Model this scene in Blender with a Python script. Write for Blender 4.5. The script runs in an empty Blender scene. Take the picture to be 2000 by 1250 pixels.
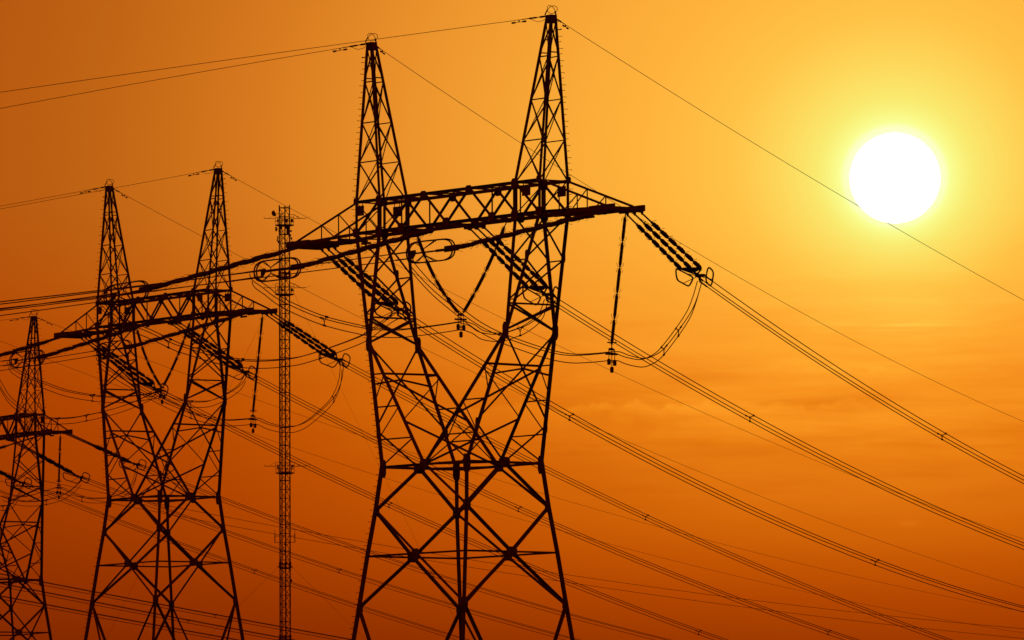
import bpy, math, random
from mathutils import Vector, Matrix

random.seed(7)
scene = bpy.context.scene
COL = scene.collection

# ------------------------------------------------------------------ camera
FPX, PITCH, ROLL = 16038.38, 0.0686, -0.0040      # focal length in pixels of a 2000 px wide frame
cam_data = bpy.data.cameras.new('camera')
cam_data.sensor_width = 36.0
cam_data.lens = FPX / 2000.0 * 36.0
cam_data.clip_start = 1.0
cam_data.clip_end = 200000.0
cam = bpy.data.objects.new('camera', cam_data)
COL.objects.link(cam)
cp, sp, cr, sr = math.cos(PITCH), math.sin(PITCH), math.cos(ROLL), math.sin(ROLL)
FW = Vector((0, cp, sp)); RT = Vector((1, 0, 0)); UP = Vector((0, -sp, cp))
R2 = RT * cr + UP * sr
U2 = UP * cr - RT * sr
M = Matrix.Identity(4)
for i in range(3):
    M[i][0], M[i][1], M[i][2] = R2[i], U2[i], -FW[i]
cam.matrix_world = M
scene.camera = cam

# ------------------------------------------------------------------ view, sky, sun lamp
vs = scene.view_settings
vs.view_transform = 'Standard'
vs.look = 'None'
vs.exposure = 0.0
vs.gamma = 1.0

SUN = Vector((0.046873, 1.0, 0.085910)).normalized()
SUN_EL = math.asin(SUN.z)
SUN_AZ = math.atan2(SUN.x, SUN.y)

def srgb(r, g, b):
    f = lambda c: c / 12.92 if c <= 0.04045 else ((c + 0.055) / 1.055) ** 2.4
    return (f(r / 255), f(g / 255), f(b / 255), 1.0)

# sky: brightness falls off with the angle from the sun and towards the hazy horizon; colour follows brightness
SKY_H = [(0, 10.9), (88, 10.65), (115, 10.05), (150, 9.45), (200, 8.95), (260, 8.48), (350, 7.95), (450, 7.5), (600, 6.95),
         (800, 6.25), (1000, 5.6), (1300, 4.55), (1600, 3.7), (1780, 3.32), (1950, 3.05), (2500, 2.3), (4000, 1.6), (8000, .8), (20000, .3), (50400, .05)]
SKY_F = [(-900, .97), (0, .985), (350, .985), (500, .955), (625, .915), (700, .88), (800, .83), (900, .765), (1000, .705),
         (1100, .595), (1200, .46), (1300, .33), (1500, .19), (1726, .13)]
SKY_HIGH = [(0.0, (112, 19, 4)), (1.0, (130, 46, 4)), (2.0, (154, 62, 8)), (3.0, (179, 82, 13)), (3.7, (191, 99, 20)), (4.6, (214, 120, 30)),
            (5.5, (232, 142, 42)), (6.3, (245, 162, 52)), (7.2, (255, 178, 60)), (8.0, (255, 195, 72)), (8.7, (253, 217, 92)),
            (9.3, (250, 234, 112)), (9.7, (250, 246, 130)), (10.1, (251, 255, 150)), (10.6, (254, 255, 215)), (11.0, (255, 255, 255))]
SKY_LOW = [(0.0, (112, 19, 4)), (1.0, (126, 38, 0)), (2.0, (152, 53, 0)), (3.0, (178, 70, 1)), (3.7, (194, 84, 3)), (4.6, (214, 104, 9)),
           (5.5, (232, 124, 18)), (6.3, (248, 146, 30)), (7.2, (255, 162, 40)), (8.0, (255, 187, 58)), (8.7, (253, 214, 86)),
           (9.3, (250, 234, 112)), (9.7, (250, 246, 130)), (10.1, (251, 255, 150)), (10.6, (254, 255, 215)), (11.0, (255, 255, 255))]

world = bpy.data.worlds.new('World')
scene.world = world
world.use_nodes = True
nt = world.node_tree
nt.nodes.clear()
N = lambda t: nt.nodes.new(t)
L = nt.links.new

def math_node(op, a, b=None, c=None):
    n = N('ShaderNodeMath'); n.operation = op
    for i, v in enumerate((a, b, c)):
        if v is None: continue
        if isinstance(v, (int, float)): n.inputs[i].default_value = v
        else: L(v, n.inputs[i])
    return n.outputs[0]

def curve_node(val, pts, x0, x1, y0, y1):
    """a smooth 1-D function through pts, evaluated at val"""
    n = N('ShaderNodeFloatCurve')
    cu = n.mapping.curves[0]
    P_ = [((x - x0) / (x1 - x0), (y - y0) / (y1 - y0)) for x, y in pts]
    cu.points[0].location = P_[0]; cu.points[1].location = P_[-1]
    for p in P_[1:-1]: cu.points.new(*p)
    n.mapping.update()
    L(math_node('DIVIDE', math_node('SUBTRACT', val, x0), x1 - x0), n.inputs['Value'])
    return math_node('ADD', math_node('MULTIPLY', n.outputs[0], y1 - y0), y0)

tc = N('ShaderNodeTexCoord')
nrm = N('ShaderNodeVectorMath'); nrm.operation = 'NORMALIZE'
L(tc.outputs['Generated'], nrm.inputs[0])
dot = N('ShaderNodeVectorMath'); dot.operation = 'DISTANCE'
L(nrm.outputs[0], dot.inputs[0]); dot.inputs[1].default_value = SUN
# chord length -> angle (radians)
ang = math_node('MULTIPLY', math_node('ARCSINE', math_node('MULTIPLY', dot.outputs['Value'], 0.5)), 2.0)
# log scale keeps the curve precise both near the sun and far from it
lg = lambda px: math.log(px / FPX + 0.004)
angl = math_node('LOGARITHM', math_node('ADD', ang, 0.004), math.e)
hval = curve_node(angl, [(lg(p), v) for p, v in SKY_H], lg(0), lg(50400), 0.0, 11.0)
sep = N('ShaderNodeSeparateXYZ'); L(nrm.outputs[0], sep.inputs[0])
el = math_node('ARCSINE', sep.outputs['Z'])
elpx = lambda y: (1726 - y) / FPX
els = [(elpx(y), v) for y, v in SKY_F][::-1]
elc = N('ShaderNodeClamp'); L(el, elc.inputs[0]); elc.inputs[1].default_value = 0.0; elc.inputs[2].default_value = elpx(-900)
fval = curve_node(elc.outputs[0], els, els[0][0], els[-1][0], 0.0, 1.0)
level = math_node('MULTIPLY', hval, fval)
# thin streaky cloud in a low band of the sky
az = math_node('ARCTAN2', sep.outputs['X'], sep.outputs['Y'])
def cloud(sx, sy, detail, rough, off):
    cmb = N('ShaderNodeCombineXYZ')
    L(math_node('MULTIPLY', az, sx), cmb.inputs[0]); L(math_node('MULTIPLY', el, sy), cmb.inputs[1]); cmb.inputs[2].default_value = off
    nz = N('ShaderNodeTexNoise'); nz.inputs['Scale'].default_value = 1.0
    nz.inputs['Detail'].default_value = detail; nz.inputs['Roughness'].default_value = rough; nz.inputs['Distortion'].default_value = .35
    L(cmb.outputs[0], nz.inputs['Vector'])
    return math_node('SUBTRACT', nz.outputs['Fac'], 0.5)
def bump(v, c, w):
    d = math_node('DIVIDE', math_node('SUBTRACT', v, c), w)
    return math_node('EXPONENT', math_node('MULTIPLY', math_node('MULTIPLY', d, d), -1.0), 0.0) if False else \
        math_node('POWER', math.e, math_node('MULTIPLY', math_node('MULTIPLY', d, d), -1.0))
azpx = lambda x: (x - 1000) / FPX
m1 = math_node('MULTIPLY', bump(el, elpx(770), 190 / FPX), bump(az, azpx(1700), 800 / FPX))
c1 = math_node('MULTIPLY', cloud(55, 420, 5, .55, 3.1), m1)
c2 = math_node('MULTIPLY', cloud(20, 150, 3, .5, 8.4), m1)
def bank(y, x, w, rough_px, freq, depth, amp, off):
    """a low bank of cloud with a bumpy bright upper edge at height y that fades downwards"""
    nz = N('ShaderNodeTexNoise'); nz.noise_dimensions = '1D'
    nz.inputs['Scale'].default_value = 1.0; nz.inputs['Detail'].default_value = 5; nz.inputs['Roughness'].default_value = .47
    L(math_node('ADD', math_node('MULTIPLY', az, freq), off), nz.inputs['W'])
    edge = math_node('ADD', math_node('MULTIPLY', math_node('SUBTRACT', nz.outputs['Fac'], .5), rough_px / FPX), elpx(y))
    d = math_node('SUBTRACT', edge, el)
    rise = N('ShaderNodeMapRange'); rise.interpolation_type = 'SMOOTHSTEP'
    L(d, rise.inputs['Value']); rise.inputs['From Min'].default_value = -4 / FPX; rise.inputs['From Max'].default_value = 9 / FPX
    fade = math_node('POWER', math.e, math_node('DIVIDE', math_node('MULTIPLY', math_node('MAXIMUM', d, 0.0), -FPX), depth))
    v = math_node('MULTIPLY', math_node('MULTIPLY', rise.outputs['Result'], fade), amp)
    patch = math_node('ADD', .75, math_node('MULTIPLY', cloud(160, 420, 5, .6, off), 1.6))
    return math_node('MULTIPLY', math_node('MULTIPLY', v, bump(az, azpx(x), w / FPX)), patch)
c3 = math_node('ADD', bank(792, 1300, 330, 52, 230, 34, 1.15, 4.2), bank(722, 1640, 150, 40, 300, 26, .6, 9.7))
c3 = math_node('ADD', c3, math_node('ADD', bank(664, 1090, 70, 30, 300, 30, .5, 2.4), bank(872, 1250, 190, 26, 220, 16, .5, 6.1)))
c4 = math_node('MULTIPLY', cloud(9, 26, 3, .5, 5.2), .55)
level = math_node('ADD', level, math_node('ADD', math_node('MULTIPLY', c1, 2.5), math_node('MULTIPLY', c2, 1.0)))
level = math_node('ADD', level, math_node('MULTIPLY', c3, 1.0))
streak = lambda x, y, w, h, a: math_node('MULTIPLY', math_node('MULTIPLY', bump(az, azpx(x), w / FPX), bump(el, elpx(y), h / FPX)), a)
for s in ((1790, 640, 120, 4, .6), (1740, 650, 80, 3, .4), (1850, 633, 70, 3, .3), (1775, 1027, 20, 7, .3), (1700, 690, 120, 8, .25)):
    level = math_node('ADD', level, streak(*s))
def sky_ramp(stops):
    ramp = N('ShaderNodeValToRGB')
    cr_ = ramp.color_ramp
    cr_.interpolation = 'LINEAR'
    for i, (v, c) in enumerate(stops):
        e = cr_.elements[i] if i < 2 else cr_.elements.new(v / 11.0)
        e.position = v / 11.0; e.color = srgb(*c)
    L(math_node('DIVIDE', level, 11.0), ramp.inputs[0])
    return ramp.outputs[0]
mixf = N('ShaderNodeMapRange'); mixf.interpolation_type = 'SMOOTHSTEP'
L(el, mixf.inputs['Value'])
mixf.inputs['From Min'].default_value = elpx(820); mixf.inputs['From Max'].default_value = elpx(350)
mx = N('ShaderNodeMix'); mx.data_type = 'RGBA'
L(mixf.outputs['Result'], mx.inputs[0]); L(sky_ramp(SKY_LOW), mx.inputs[6]); L(sky_ramp(SKY_HIGH), mx.inputs[7])
bg = N('ShaderNodeBackground'); bg.inputs['Strength'].default_value = 1.0
L(mx.outputs[2], bg.inputs['Color'])
wo = N('ShaderNodeOutputWorld'); L(bg.outputs[0], wo.inputs['Surface'])

sun_data = bpy.data.lights.new('sun_light', 'SUN')
sun_data.energy = 2.0
sun_data.angle = math.radians(0.5)
sun_data.color = (1.0, 0.62, 0.30)
sun_ob = bpy.data.objects.new('sun_light', sun_data)
sun_ob.rotation_euler = SUN.to_track_quat('Z', 'Y').to_euler()
COL.objects.link(sun_ob)
P={'f': 16038.3846, 'pitch': 0.0686, 'roll': -0.004, 'yaw': -0.9561, 'tx': -1.6959, 'ty': 272.7246, 'tz': 0.0, 'a1': 2.4518, 'b1': 1.5139, 'z1': 13.9012, 'a15': 2.652, 'b15': 1.6608, 'z15': 12.4521, 'a2': 2.8552, 'b2': 1.8592, 'z2': 10.9343, 'a3': 3.0551, 'b3': 2.0652, 'z3': 9.2157, 'xe': 4.007, 'ye': 0.9814, 'ze': 18.1752, 'xo': 5.3382, 'xi': 3.9625, 'yb': 0.5713, 'zb': 21.9609, 'zt': 23.0237, 'xp': 5.2451, 'zp': 28.4136, 'xt': 9.5, 'yt': 0.6004, 'ztip': 21.828, 'tx2': -15.7914, 'ty2': 371.0035, 'tz2': 3.5634, 'yaw2': -1.0385, 'tx3': -28.7995, 'ty3': 461.4487, 'tz3': 3.2204, 'yaw3': -1.1485, 'cx': 0.0, 'cy': 0.0, 'lx2': -0.0006, 'ly2': -0.0, 'lx3': -0.0001, 'ly3': -0.0}
T={
'1R1':{'S': [6.252, 272.24, 20.101], 'Q': [6.252, 272.24, 20.101], 'phi': 1.2211, 'a': 0.1666, 'c': 0.000863, 'sp': [27.3]},
'1R0':{'S': [1.191, 279.511, 20.011], 'Q': [1.191, 279.511, 20.011], 'phi': 1.2211, 'a': 0.1527, 'c': 0.000708, 'sp': [21.9]},
'1R-1':{'S': [-3.996, 286.782, 20.031], 'Q': [-3.996, 286.782, 20.031], 'phi': 1.1944, 'a': 0.1866, 'c': 0.000971, 'sp': [16.6, 51.0]},
'1Re1':{'Q': [1.329, 268.44, 28.414], 'phi': 1.2466, 'a': 0.1054, 'c': 0.000238},
'1Re-1':{'Q': [-4.721, 277.009, 28.414], 'phi': 1.3381, 'a': 0.0724, 'c': 0.000208},
'1L1':{'S': [-1.879, 262.509, 20.336], 'Q': [-3.168, 261.879, 20.128], 'phi': 3.6307, 'a': 0.15, 'c': 0.000617},
'1L0':{'S': [-7.01, 269.779, 20.311], 'Q': [-8.189, 269.15, 20.1], 'phi': 3.6312, 'a': 0.1566, 'c': 0.000857},
'1L-1':{'S': [-12.345, 277.05, 20.115], 'Q': [-13.44, 276.421, 19.866], 'phi': 3.6308, 'a': 0.1593, 'c': 0.000679},
'1Le1':{'Q': [1.329, 268.44, 28.414], 'phi': 3.6269, 'a': 0.1643, 'c': -0.000252},
'1Le-1':{'Q': [-4.721, 277.009, 28.414], 'phi': 3.6283, 'a': 0.192, 'c': -0.00075},
'2R1':{'S': [-7.783, 369.317, 23.563], 'Q': [-7.783, 369.317, 23.563], 'phi': 1.0747, 'a': 0.2205, 'c': 0.000728, 'sp': [29.8]},
'2R0':{'S': [-12.256, 376.986, 23.503], 'Q': [-12.256, 376.986, 23.503], 'phi': 1.0804, 'a': 0.216, 'c': 0.000759, 'sp': [26.6, 61.1]},
'2R-1':{'S': [-16.639, 384.654, 23.18], 'Q': [-16.639, 384.654, 23.18], 'phi': 1.081, 'a': 0.2162, 'c': 0.000709, 'sp': [22.4, 56.2]},
'2Re1':{'Q': [-13.147, 366.483, 31.977], 'phi': 1.1215, 'a': 0.1833, 'c': 0.00047},
'2Re-1':{'Q': [-18.471, 375.522, 31.977], 'phi': 1.1263, 'a': 0.1856, 'c': 0.000461},
'2L1':{'S': [-16.784, 360.45, 23.644], 'Q': [-17.885, 359.864, 23.436], 'phi': 3.6302, 'a': 0.1752, 'c': 0.000724},
'2L0':{'S': [-21.051, 368.118, 23.725], 'Q': [-22.258, 367.533, 23.508], 'phi': 3.6302, 'a': 0.1447, 'c': 0.0007},
'2L-1':{'S': [-25.695, 375.787, 23.618], 'Q': [-26.796, 375.202, 23.411], 'phi': 3.6302, 'a': 0.1648, 'c': 0.0007},
'2Le1':{'Q': [-13.147, 366.483, 31.977], 'phi': 3.6293, 'a': 0.2073, 'c': 0.000251},
'2Le-1':{'Q': [-18.471, 375.522, 31.977], 'phi': 3.6293, 'a': 0.2036, 'c': 0.00011},
'3R1':{'S': [-20.996, 458.791, 23.463], 'Q': [-20.996, 458.791, 23.463], 'phi': 0.9737, 'a': 0.2071, 'c': 0.000886, 'sp': [29.0]},
'3R0':{'S': [-24.574, 466.909, 23.162], 'Q': [-24.574, 466.909, 23.162], 'phi': 0.9708, 'a': 0.1973, 'c': 0.000714, 'sp': [25.2]},
'3R-1':{'S': [-28.352, 475.028, 23.252], 'Q': [-28.352, 475.028, 23.252], 'phi': 0.972, 'a': 0.2084, 'c': 0.000644, 'sp': [22.7]},
'3Re1':{'Q': [-26.653, 456.664, 31.634], 'phi': 1.004, 'a': 0.1741, 'c': 0.000485},
'3Re-1':{'Q': [-30.952, 466.233, 31.634], 'phi': 0.9997, 'a': 0.1823, 'c': 0.000526},
'3L1':{'S': [-30.703, 450.799, 23.275], 'Q': [-31.837, 450.281, 23.068], 'phi': 3.5702, 'a': 0.1648, 'c': 0.0007},
'3L0':{'S': [-34.351, 458.917, 23.408], 'Q': [-35.485, 458.399, 23.201], 'phi': 3.5702, 'a': 0.1678, 'c': 0.0007},
'3L-1':{'S': [-37.998, 467.035, 23.275], 'Q': [-39.132, 466.517, 23.068], 'phi': 3.5702, 'a': 0.1648, 'c': 0.0007},
'3Le1':{'Q': [-26.653, 456.664, 31.634], 'phi': 3.6294, 'a': 0.1393, 'c': 0.000382},
'3Le-1':{'Q': [-30.952, 466.233, 31.634], 'phi': 3.6294, 'a': 0.1854, 'c': 0.000382},
'far_bundle_1':{'Q': [-39.186, 560.0, 22.026], 'phi': 0.9, 'a': 0.1036, 'c': 0.0001, 'sp': [29.0]},
'far_bundle_2':{'Q': [-39.186, 560.0, 21.394], 'phi': 0.9, 'a': 0.1078, 'c': 0.0001, 'sp': [26.1]},
'far_bundle_3':{'Q': [-39.185, 560.0, 20.503], 'phi': 0.9, 'a': 0.1033, 'c': 0.0001},
'far_wire_1':{'Q': [-39.191, 560.0, 29.162], 'phi': 0.9, 'a': 0.1095, 'c': 0.00032},
'far_wire_2':{'Q': [-39.19, 560.0, 28.496], 'phi': 0.9, 'a': 0.1053, 'c': 0.00028}}
JUMP={
'1R':[[[-3.28, 261.88, 20.06], [-3.22, 261.96, 19.86], [-3.03, 262.09, 19.6], [-2.54, 262.37, 19.09], [-1.97, 262.66, 18.62], [-1.25, 263.01, 18.08], [-0.66, 263.27, 17.75], [-0.0, 263.55, 17.49], [1.05, 263.97, 17.16], [1.81, 264.27, 17.02], [2.47, 264.52, 17.04], [3.17, 264.79, 17.12]], [[3.27, 264.79, 17.12], [3.44, 265.08, 17.12], [3.68, 265.52, 17.05], [3.98, 266.06, 17.01], [4.24, 266.5, 17.01], [4.5, 266.95, 17.11], [4.85, 267.64, 17.37], [5.34, 268.92, 18.02], [5.83, 270.32, 18.79], [6.07, 271.27, 19.37], [6.25, 272.24, 19.98]]],
'1M':[[[-8.54, 269.15, 20.05], [-8.46, 269.26, 19.86], [-8.12, 269.47, 19.62], [-7.6, 269.78, 19.25], [-6.6, 270.32, 18.81], [-5.8, 270.73, 18.58], [-4.82, 271.22, 18.39], [-4.39, 271.43, 18.35], [-3.77, 271.73, 18.35], [-3.34, 271.94, 18.4], [-2.55, 272.32, 18.52], [-1.72, 272.72, 18.67]], [[-1.69, 272.72, 18.68], [-1.33, 273.48, 18.6], [-1.03, 274.19, 18.45], [-0.59, 275.08, 18.43], [-0.24, 275.76, 18.5], [0.14, 276.54, 18.68], [0.41, 277.11, 18.82], [0.8, 278.01, 19.14], [1.05, 278.72, 19.47], [1.19, 279.51, 19.91]]],
'1L':[[[-13.84, 276.42, 19.78], [-13.72, 276.59, 19.67], [-13.42, 277.06, 19.32], [-13.09, 277.48, 19.07], [-12.37, 278.25, 18.81], [-11.52, 279.18, 18.45], [-11.18, 279.53, 18.35], [-9.9, 280.83, 18.04], [-8.76, 281.93, 17.99], [-7.64, 283.0, 18.13], [-6.89, 283.74, 18.36], [-5.84, 284.79, 18.79], [-5.08, 285.56, 19.16], [-4.6, 286.11, 19.54], [-4.21, 286.56, 19.87], [-4.0, 286.78, 20.0]]],
'2R':[[[-18.2, 359.86, 23.16], [-18.07, 359.97, 22.92], [-17.45, 360.25, 22.48], [-16.68, 360.59, 22.03], [-15.8, 360.97, 21.53], [-14.69, 361.43, 21.01], [-13.69, 361.83, 20.66], [-12.73, 362.19, 20.5], [-12.01, 362.46, 20.53], [-11.5, 362.65, 20.59]], [[-11.43, 362.65, 20.59], [-11.23, 362.89, 20.57], [-10.87, 363.4, 20.42], [-10.34, 364.07, 20.31], [-9.99, 364.51, 20.32], [-9.59, 365.0, 20.39], [-9.06, 365.73, 20.71], [-8.27, 367.01, 21.49], [-7.94, 367.69, 21.99], [-7.72, 368.5, 22.68], [-7.67, 369.32, 23.42]]],
'2M':[[[-22.6, 367.53, 23.46], [-22.45, 367.67, 23.24], [-22.07, 367.89, 22.98], [-21.54, 368.19, 22.72], [-21.08, 368.43, 22.57], [-20.02, 368.97, 22.22], [-18.61, 369.67, 22.02], [-17.81, 370.06, 22.01], [-17.09, 370.4, 22.07], [-16.45, 370.72, 22.18], [-15.86, 371.0, 22.29]], [[-15.82, 371.0, 22.29], [-15.34, 371.8, 22.08], [-14.82, 372.61, 21.96], [-14.02, 373.78, 22.0], [-13.49, 374.59, 22.19], [-12.91, 375.53, 22.55], [-12.47, 376.35, 22.95], [-12.26, 376.99, 23.39]]],
'2L':[[[-23.92, 375.2, 23.82], [-23.51, 376.21, 23.03], [-23.1, 377.1, 22.37], [-22.34, 378.18, 21.8], [-21.58, 379.06, 21.58], [-20.53, 380.21, 21.64], [-19.8, 381.02, 21.81], [-19.14, 381.76, 22.0], [-18.41, 382.57, 22.25], [-17.73, 383.36, 22.55], [-17.05, 384.16, 22.91], [-16.64, 384.65, 23.16]]],
'3R':[[[-29.54, 450.28, 22.3], [-28.73, 450.74, 21.9], [-27.64, 451.32, 21.47], [-26.74, 451.77, 21.41], [-25.75, 452.28, 21.73], [-25.09, 452.62, 21.95]], [[-24.98, 452.62, 21.95], [-24.4, 453.43, 21.7], [-23.85, 454.18, 21.49], [-23.32, 454.86, 21.43], [-22.51, 455.86, 21.5], [-21.82, 456.77, 21.77], [-21.23, 457.74, 22.35], [-21.0, 458.79, 23.26]]],
'3M':[[[-28.69, 461.45, 21.9], [-27.76, 462.64, 21.66], [-26.68, 463.96, 21.72], [-25.59, 465.31, 22.07], [-24.92, 466.28, 22.58], [-24.57, 466.91, 23.02]]],
'3L':[[[-30.32, 466.52, 22.52], [-29.64, 469.59, 21.79], [-28.89, 471.76, 21.89], [-28.55, 473.41, 22.46], [-28.35, 475.03, 23.13]]]}
HANG={'1P': [3.22, 264.79, 17.09], '2P': [-11.47, 362.65, 20.57], '3P': [-25.04, 452.62, 21.92], '1V': [-1.7, 272.72, 18.78], '2V': [-15.85, 371.0, 22.36]}
# ------------------------------------------------------------------ materials
def material(name, color, rough, metal=0.0, scale=9.0, amount=0.25, bump_d=0.0):
    m = bpy.data.materials.new(name); m.use_nodes = True
    t = m.node_tree; b = t.nodes['Principled BSDF']
    tcn = t.nodes.new('ShaderNodeTexCoord')
    nz = t.nodes.new('ShaderNodeTexNoise'); nz.inputs['Scale'].default_value = scale; nz.inputs['Detail'].default_value = 5
    t.links.new(tcn.outputs['Object'], nz.inputs['Vector'])
    rp = t.nodes.new('ShaderNodeValToRGB')
    rp.color_ramp.elements[0].position = .3; rp.color_ramp.elements[1].position = .7
    rp.color_ramp.elements[0].color = (*[c * (1 - amount) for c in color], 1)
    rp.color_ramp.elements[1].color = (*[min(1, c * (1 + amount)) for c in color], 1)
    t.links.new(nz.outputs['Fac'], rp.inputs[0]); t.links.new(rp.outputs[0], b.inputs['Base Color'])
    b.inputs['Roughness'].default_value = rough; b.inputs['Metallic'].default_value = metal
    b.inputs['Specular IOR Level'].default_value = 0.2
    return m

STEEL = material('weathered_galvanised_steel', (.14, .095, .075), .75)
BOLT = material('dark_bolt_steel', (.07, .065, .06), .8, scale=20)
PORC = material('brown_glazed_porcelain', (.07, .03, .018), .55, scale=3)
WIRE = material('weathered_aluminium_strand', (.16, .11, .085), .75, scale=4)
FITT = material('dark_line_fittings', (.10, .07, .06), .75)
PLATE = material('enamelled_sign_plate', (.12, .11, .09), .7)
MASTM = material('mast_paint', (.16, .05, .03), .75, scale=1.5)
ANTM = material('antenna_housing', (.16, .16, .155), .7)
CONC = material('footing_concrete', (.28, .27, .25), .9, scale=5)
GROUND = material('dry_grass_field', (.05, .055, .02), .95, scale=.35, amount=.5)

# ------------------------------------------------------------------ mesh helpers
class MB:
    def __init__(s): s.v = []; s.f = []
    def box_axes(s, c, ax, ay, az_):
        i = len(s.v)
        for a in (-1, 1):
            for b in (-1, 1):
                for d in (-1, 1): s.v.append(tuple(c + ax * a + ay * b + az_ * d))
        for q in ((0, 1, 3, 2), (4, 6, 7, 5), (0, 4, 5, 1), (2, 3, 7, 6), (0, 2, 6, 4), (1, 5, 7, 3)):
            s.f.append(tuple(i + k for k in q))
    def box(s, c, x, y, z):
        s.box_axes(Vector(c), Vector((x / 2, 0, 0)), Vector((0, y / 2, 0)), Vector((0, 0, z / 2)))
    def angle(s, a, b, w, ref=None):
        """steel angle section (L profile) from a to b, flanges w wide"""
        a, b = Vector(a), Vector(b); d = (b - a)
        if d.length < 1e-6: return
        d.normalize()
        r = Vector(ref) if ref is not None else Vector((0.31, 0.53, 0.79))
        u = r - d * r.dot(d)
        if u.length < 1e-3: u = Vector((1, 0, 0)) - d * d.x
        if u.length < 1e-3: u = Vector((0, 1, 0))
        u.normalize(); v = d.cross(u)
        t = max(w * .14, .006); h = w / 2
        prof = [(-h, -h), (h, -h), (h, -h + t), (-h + t, -h + t), (-h + t, h), (-h, h)]
        i = len(s.v)
        for p in (a, b):
            for x, y in prof: s.v.append(tuple(p + u * x + v * y))
        for k in range(6): s.f.append((i + k, i + (k + 1) % 6, i + 6 + (k + 1) % 6, i + 6 + k))
        s.f.append(tuple(i + k for k in (3, 2, 1, 0))); s.f.append(tuple(i + k for k in (5, 4, 3, 0)))
        s.f.append(tuple(i + 6 + k for k in (0, 1, 2, 3))); s.f.append(tuple(i + 6 + k for k in (0, 3, 4, 5)))
    def cross(s, a, b, w):
        """two angles back to back: a cruciform bar, equally wide from every side"""
        a, b = Vector(a), Vector(b); d = (b - a); h = d.length / 2; d.normalize()
        u = d.orthogonal().normalized(); v = d.cross(u); c = (a + b) / 2
        u, v = (u + v).normalized(), (u - v).normalized()
        s.box_axes(c, d * h, u * w / 2, v * w * .08); s.box_axes(c, d * (h - .004), u * w * .08, v * w / 2)
    def tube(s, pts, r, n=6, closed=False):
        pts = [Vector(p) for p in pts]; m = len(pts); i = len(s.v); u = None
        for k, p in enumerate(pts):
            if closed: d = pts[(k + 1) % m] - pts[k - 1]
            else: d = pts[min(k + 1, m - 1)] - pts[max(k - 1, 0)]
            d.normalize()
            if u is None: u = d.orthogonal().normalized()
            u = (u - d * u.dot(d)); u.normalize(); v = d.cross(u)
            rr = r[k] if isinstance(r, (list, tuple)) else r
            for j in range(n):
                a = 2 * math.pi * j / n
                s.v.append(tuple(p + (u * math.cos(a) + v * math.sin(a)) * rr))
        for k in range(m if closed else m - 1):
            k2 = (k + 1) % m
            for j in range(n): s.f.append((i + k * n + j, i + k * n + (j + 1) % n, i + k2 * n + (j + 1) % n, i + k2 * n + j))
        if not closed:
            s.f.append(tuple(i + j for j in range(n))[::-1]); s.f.append(tuple(i + (m - 1) * n + j for j in range(n)))
    def plate(s, pts, n, t):
        """flat plate with outline pts (coplanar), thickness t along n"""
        n = Vector(n).normalized() * t / 2; i = len(s.v); m = len(pts)
        for sg in (-1, 1):
            for p in pts: s.v.append(tuple(Vector(p) + n * sg))
        s.f.append(tuple(i + k for k in range(m))[::-1]); s.f.append(tuple(i + m + k for k in range(m)))
        for k in range(m): s.f.append((i + k, i + (k + 1) % m, i + m + (k + 1) % m, i + m + k))
    def gusset(s, c, n, size, aspect=1.0, rot=0.0):
        """eight-cornered gusset plate in the plane with normal n"""
        n = Vector(n).normalized(); up = Vector((0, 0, 1)); x = up.cross(n)
        if x.length < 1e-3: x = Vector((1, 0, 0))
        x.normalize(); y = n.cross(x); h = size / 2; k = h * .55
        out = [(h, k), (k, h), (-k, h), (-h, k), (-h, -k), (-k, -h), (k, -h), (h, -k)]
        s.plate([Vector(c) + x * a + y * b * aspect for a, b in out], n, .03)
    def lathe(s, prof, n=10, M_=None):
        i = len(s.v); m = len(prof)
        for r, z in prof:
            for j in range(n):
                a = 2 * math.pi * j / n; p = Vector((r * math.cos(a), r * math.sin(a), z))
                s.v.append(tuple(M_ @ p if M_ else p))
        for k in range(m - 1):
            for j in range(n): s.f.append((i + k * n + j, i + k * n + (j + 1) % n, i + (k + 1) * n + (j + 1) % n, i + (k + 1) * n + j))
        s.f.append(tuple(i + j for j in range(n))[::-1]); s.f.append(tuple(i + (m - 1) * n + j for j in range(n)))
    def mesh(s, name, mat):
        me = bpy.data.meshes.new(name); me.from_pydata(s.v, [], s.f); me.update(); me.materials.append(mat); return me
    def build(s, name, mat, parent=None, loc=None):
        return add_mesh(name, s.mesh(name, mat), parent, loc)

def add_mesh(name, me, parent=None, loc=None, mat4=None):
    o = bpy.data.objects.new(name, me); COL.objects.link(o)
    if parent is not None: o.parent = parent
    if mat4 is not None: o.matrix_local = mat4
    elif loc is not None: o.location = loc
    return o

def tag(o, label, cat, group=None, kind=None):
    if label: o['label'] = label
    if cat: o['category'] = cat
    if group: o['group'] = group
    if kind: o['kind'] = kind
    return o

def thing(name, loc, label, cat, group=None, rz=0.0):
    o = bpy.data.objects.new(name, None); o.empty_display_size = .3; COL.objects.link(o)
    o.location = loc; o.rotation_euler = (0, 0, rz)
    return tag(o, label, cat, group)

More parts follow.
